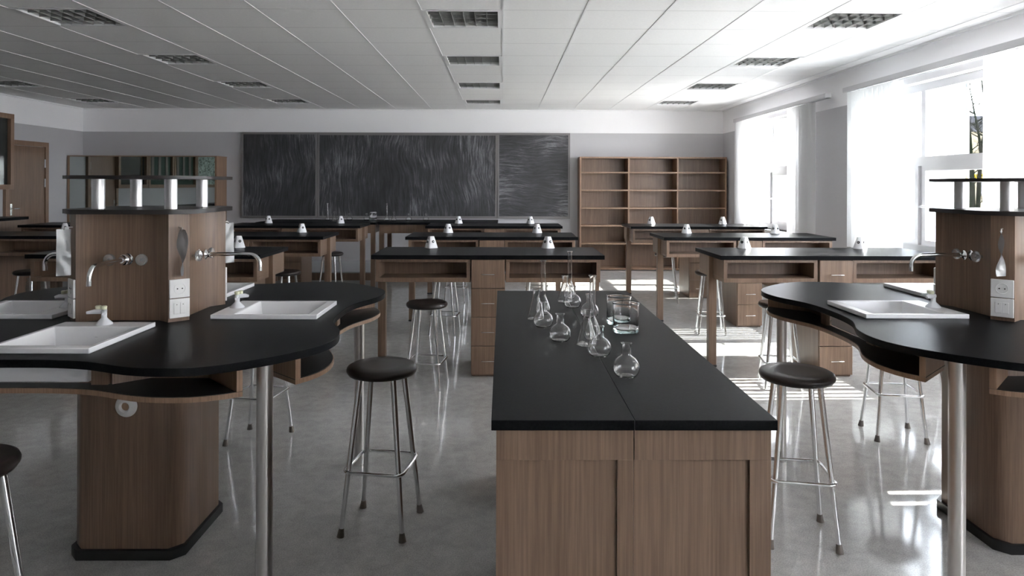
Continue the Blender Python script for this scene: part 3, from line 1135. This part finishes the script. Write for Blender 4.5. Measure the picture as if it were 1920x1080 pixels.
film0 = {}
for (i, (cx, cy)) in enumerate(ISL):
    side = 'left' if i == 0 else 'right'
    for k, nm in ((0, 'front right corner'), (1, 'back right corner'), (3, 'front left corner'), (2, 'back left corner')):
        if (i == 0 and k == 2) or (i == 1 and k in (1, 2)):
            continue
        curl = .55 if k == 0 or (i == 1 and k == 3) else .10
        if curl not in film0:
            film0[curl] = f_ = make_film(curl)
        else:
            f_ = copy_tree(film0[curl])
        a = -PI / 4 + k * PI / 2
        f_.location = (cx + math.cos(a) * .314, cy + math.sin(a) * .314, 1.248)
        f_.rotation_euler = (0, 0, a)
        tag(f_, 'cloudy plastic pouch hanging on the %s of the %s island tower' % (nm, side), 'plastic pouch', 'pouches hanging on the island towers')


# ------------------------------------------------------------------ stools
def make_stool(low):
    r = empty('lab_stool')
    dz = -.075 if low else 0.0
    MB().lathe([(0, .628 + dz), (.125, .628 + dz), (.138, .632 + dz), (.146, .644 + dz), (.1465, .652 + dz), (.142, .662 + dz), (.130, .668 + dz),
                (.08, .667 + dz), (0, .664 + dz)], 48).build('seat', M['leather'], r)
    for sx_ in (-1, 1):
        for sy_ in (-1, 1):
            def at(z):
                t = 1 - (z - dz) / .63
                h = .070 + (.129 - .070) * t
                return (sx_ * h, sy_ * h, z)
            z0 = 0.0 if low else .03
            lg = MB().tube([at(z0), at(.6295 + dz)], [.0095, .0125], 14).build('leg', M['chrome'], r)
            if not low:
                MB().tube([at(0.0), at(.012), at(.034)], [.0158, .0140, .0105], 14).build('foot', M['cap'], lg)
    zr = .256 + dz
    h, c = .122, .030
    pts = []
    for k in range(4):
        for i in range(6):
            a = -PI / 2 + i / 5 * PI / 2
            p = (h - c + c * math.cos(a), -(h - c) + c * math.sin(a))
            x, y = rotp(p, k)
            pts.append((x, y, zr))
    MB().tube(pts, .0075, 10, closed=True).build('foot_ring', M['chrome'], r)
    return r


tall0, low0 = make_stool(False), make_stool(True)
ROT = math.radians(-9)
first = {True: True, False: True}
for (x, y, low, lab) in [
    (-.500, 2.92, False, 'tall round dark stool standing in the open between the left island and foreground bench'),
    (1.200, 2.83, False, 'tall round dark stool just right of the foreground bench'),
    (2.230, 3.96, False, 'tall stool behind the right sink island, its seat hidden under the worktop'),
    (-1.350, 3.90, False, 'tall stool behind the left sink island, only its legs showing'),
    (-1.477, 1.90, False, 'tall stool cut off by the lower left edge of the photo'),
    (-.530, 4.93, True, 'round dark stool in front of the front middle bench'),
    (-.545, 6.67, True, 'stool before the left half of the second middle bench, mostly legs visible'),
    (-.550, 8.46, True, 'stool before the left half of the back middle bench'),
    (.330, 6.67, True, 'stool before the right half of the second middle bench'),
    (.420, 8.46, True, 'stool before the right half of the back middle bench'),
    (-2.07, 6.67, True, 'round dark stool before the second bench of the left column'),
    (-2.07, 8.46, True, 'small round dark stool before the back bench of the left column'),
    (-4.48, 6.67, True, 'dark stool at the far left edge beside the second far-left bench'),
    (1.970, 4.93, True, 'round dark stool before the left half of the front right bench'),
    (2.950, 4.95, True, 'stool before the right half of the front right bench, behind the right island'),
    (2.010, 6.71, True, 'stool before the second bench of the right column, behind the wooden leg'),
    (2.000, 8.46, True, 'stool before the back bench of the right column near the shelving')]:
    src = low0 if low else tall0
    s_ = src if first[low] else copy_tree(src)
    first[low] = False
    s_.location = (x, y, 0)
    s_.rotation_euler = (0, 0, ROT)
    tag(s_, lab, 'stool', 'laboratory stools')


# ------------------------------------------------------------------ glassware
def shell(outer, t=.0012, floor=.002):
    """closed glass wall: outside profile up, inside profile down"""
    inn = []
    for i, (r_, z_) in enumerate(outer):
        if z_ < floor:
            continue
        inn.append((max(r_ - t, .0002), z_))
    inn = [(0, floor)] + [(max(outer[1][0] - t * 1.5, .001), floor)] + [q for q in inn if q[1] > floor + .0005]
    return [(0, 0)] + outer + [(q[0], q[1]) for q in reversed(inn)]


def arc(cx, cz, r_, a0, a1, k=6):
    return [(cx + r_ * math.cos(a0 + (a1 - a0) * i / k), cz + r_ * math.sin(a0 + (a1 - a0) * i / k)) for i in range(k + 1)]


ROUND = [(.020, 0), (.026, .001), (.0325, .008), (.0362, .018), (.0368, .026), (.0345, .036), (.029, .045), (.021, .052), (.0145, .056),
         (.0130, .060), (.0125, .086), (.0135, .0875), (.0155, .089), (.0158, .0905), (.0145, .0915)]
CONIC = [(.030, 0), (.0335, .0015), (.0340, .005), (.0325, .011), (.0265, .033), (.0195, .058), (.0150, .074), (.0128, .082), (.0122, .088), (.0122, .109),
         (.0135, .1115), (.0150, .113), (.0150, .1145), (.0138, .1155)]
TALL = [(.017, 0), (.022, .001), (.0275, .007), (.0300, .016), (.0298, .024), (.0265, .036), (.0200, .052), (.0140, .066), (.0108, .076), (.0100, .084),
        (.0100, .205), (.0100, .211), (.0125, .2135), (.0138, .215), (.0138, .217), (.0125, .218)]
BEAK = [(.0400, 0), (.0440, .001), (.0455, .005), (.0455, .014), (.0452, .094), (.0462, .098), (.0475, .1005), (.0478, .103), (.0465, .105)]


def make_glass(kind):
    if kind == 'beaker':
        r = empty('glass_beaker')
        t_ = .0019
        up = [(.0455, .0125), (.0452, .094), (.0462, .098), (.0475, .1005), (.0478, .103), (.0465, .105)]
        dn = [(.0450, .1045), (.0434, .100), (.0452 - t_, .094), (.0455 - t_, .018), (.0420, .0145), (0, .0140)]
        MB().lathe([(0, .0125)] + up + dn, 44).build('vessel', M['beaker'], r)
        MB().lathe([(0, 0), (.0400, 0), (.0440, .001), (.0455, .004), (.0455, .0118), (0, .0118)], 44).build('base', M['glass_base'], r)
        return r
    nm, pr = {'round': ('round_flask', ROUND), 'conical': ('conical_flask', CONIC), 'tall': ('volumetric_flask', TALL)}[kind]
    o = MB().lathe(shell(pr, .0011, .002), 36).build(nm, M['glass'])
    return o


G = {}


def put_glass(kind, x, y, label, grp, sc=1.0):
    if kind not in G:
        o = G[kind] = make_glass(kind)
    else:
        o = copy_tree(G[kind])
    o.location = (x, y, ZT + .0003)
    o.scale = (sc, sc, sc)
    tag(o, label, {'beaker': 'beaker'}.get(kind, 'flask'), grp)


GR = 'glassware on the foreground bench'
for kind, px, y, lab in [
    ('conical', 1005.6, 2.71, 'conical glass flask, leftmost of the glassware on the foreground bench'),
    ('tall', 1019, 2.80, 'tall-necked glass flask just behind the leftmost conical flask'),
    ('round', 1019.4, 2.56, 'round glass flask in front of the leftmost conical flask'),
    ('round', 1051, 2.33, 'round glass flask standing alone, left front of the group'),
    ('conical', 1060, 3.12, 'conical glass flask farthest back on the foreground bench, left of the tallest neck'),
    ('tall', 1069, 3.19, 'tall-necked glass flask reaching highest at the back of the group'),
    ('round', 1074.3, 2.965, 'round glass flask in front of the rearmost tall-necked flask'),
    ('round', 1106, 2.75, 'round glass flask behind the middle conical flask'),
    ('tall', 1112, 2.345, 'tall-necked glass flask behind the front pair, in the middle of the group'),
    ('conical', 1101.5, 2.275, 'conical glass flask in the middle of the foreground bench group'),
    ('round', 1125, 2.128, 'round glass flask straddling the seam, second nearest the camera'),
    ('round', 1175.5, 1.900, 'round glass flask nearest the camera, right of the seam'),
    ('beaker', 1161, 2.625, 'clear glass beaker, the rear one of the two'),
    ('beaker', 1174.5, 2.475, 'clear glass beaker, the front one of the two')]:
    put_glass(kind, (px - 942) / 1308 * y, y, lab, GR)
GR = 'glassware on the tables before the blackboard'
for kind, px, y, lab in [
    ('tall', 615, 9.98, 'small tall-necked flask at the left end of the table before the blackboard'),
    ('conical', 628, 9.90, 'small conical flask beside the left tall-necked flask before the blackboard'),
    ('round', 656, 10.0, 'small round flask alone on the left table before the blackboard'),
    ('round', 688, 10.0, 'small round flask just left of the small beaker'),
    ('beaker', 700.5, 10.05, 'small glass beaker at the gap between the blackboard tables'),
    ('tall', 726, 9.95, 'small tall-necked flask on the right table before the blackboard'),
    ('conical', 739, 9.90, 'small conical flask on the right table before the blackboard'),
    ('round', 767, 9.95, 'small round flask in the middle of the right table before the blackboard'),
    ('round', 799, 9.95, 'small round flask, rightmost on the tables before the blackboard')]:
    put_glass(kind, (px - 942) / 1308 * y, y, lab, GR, 1.13)
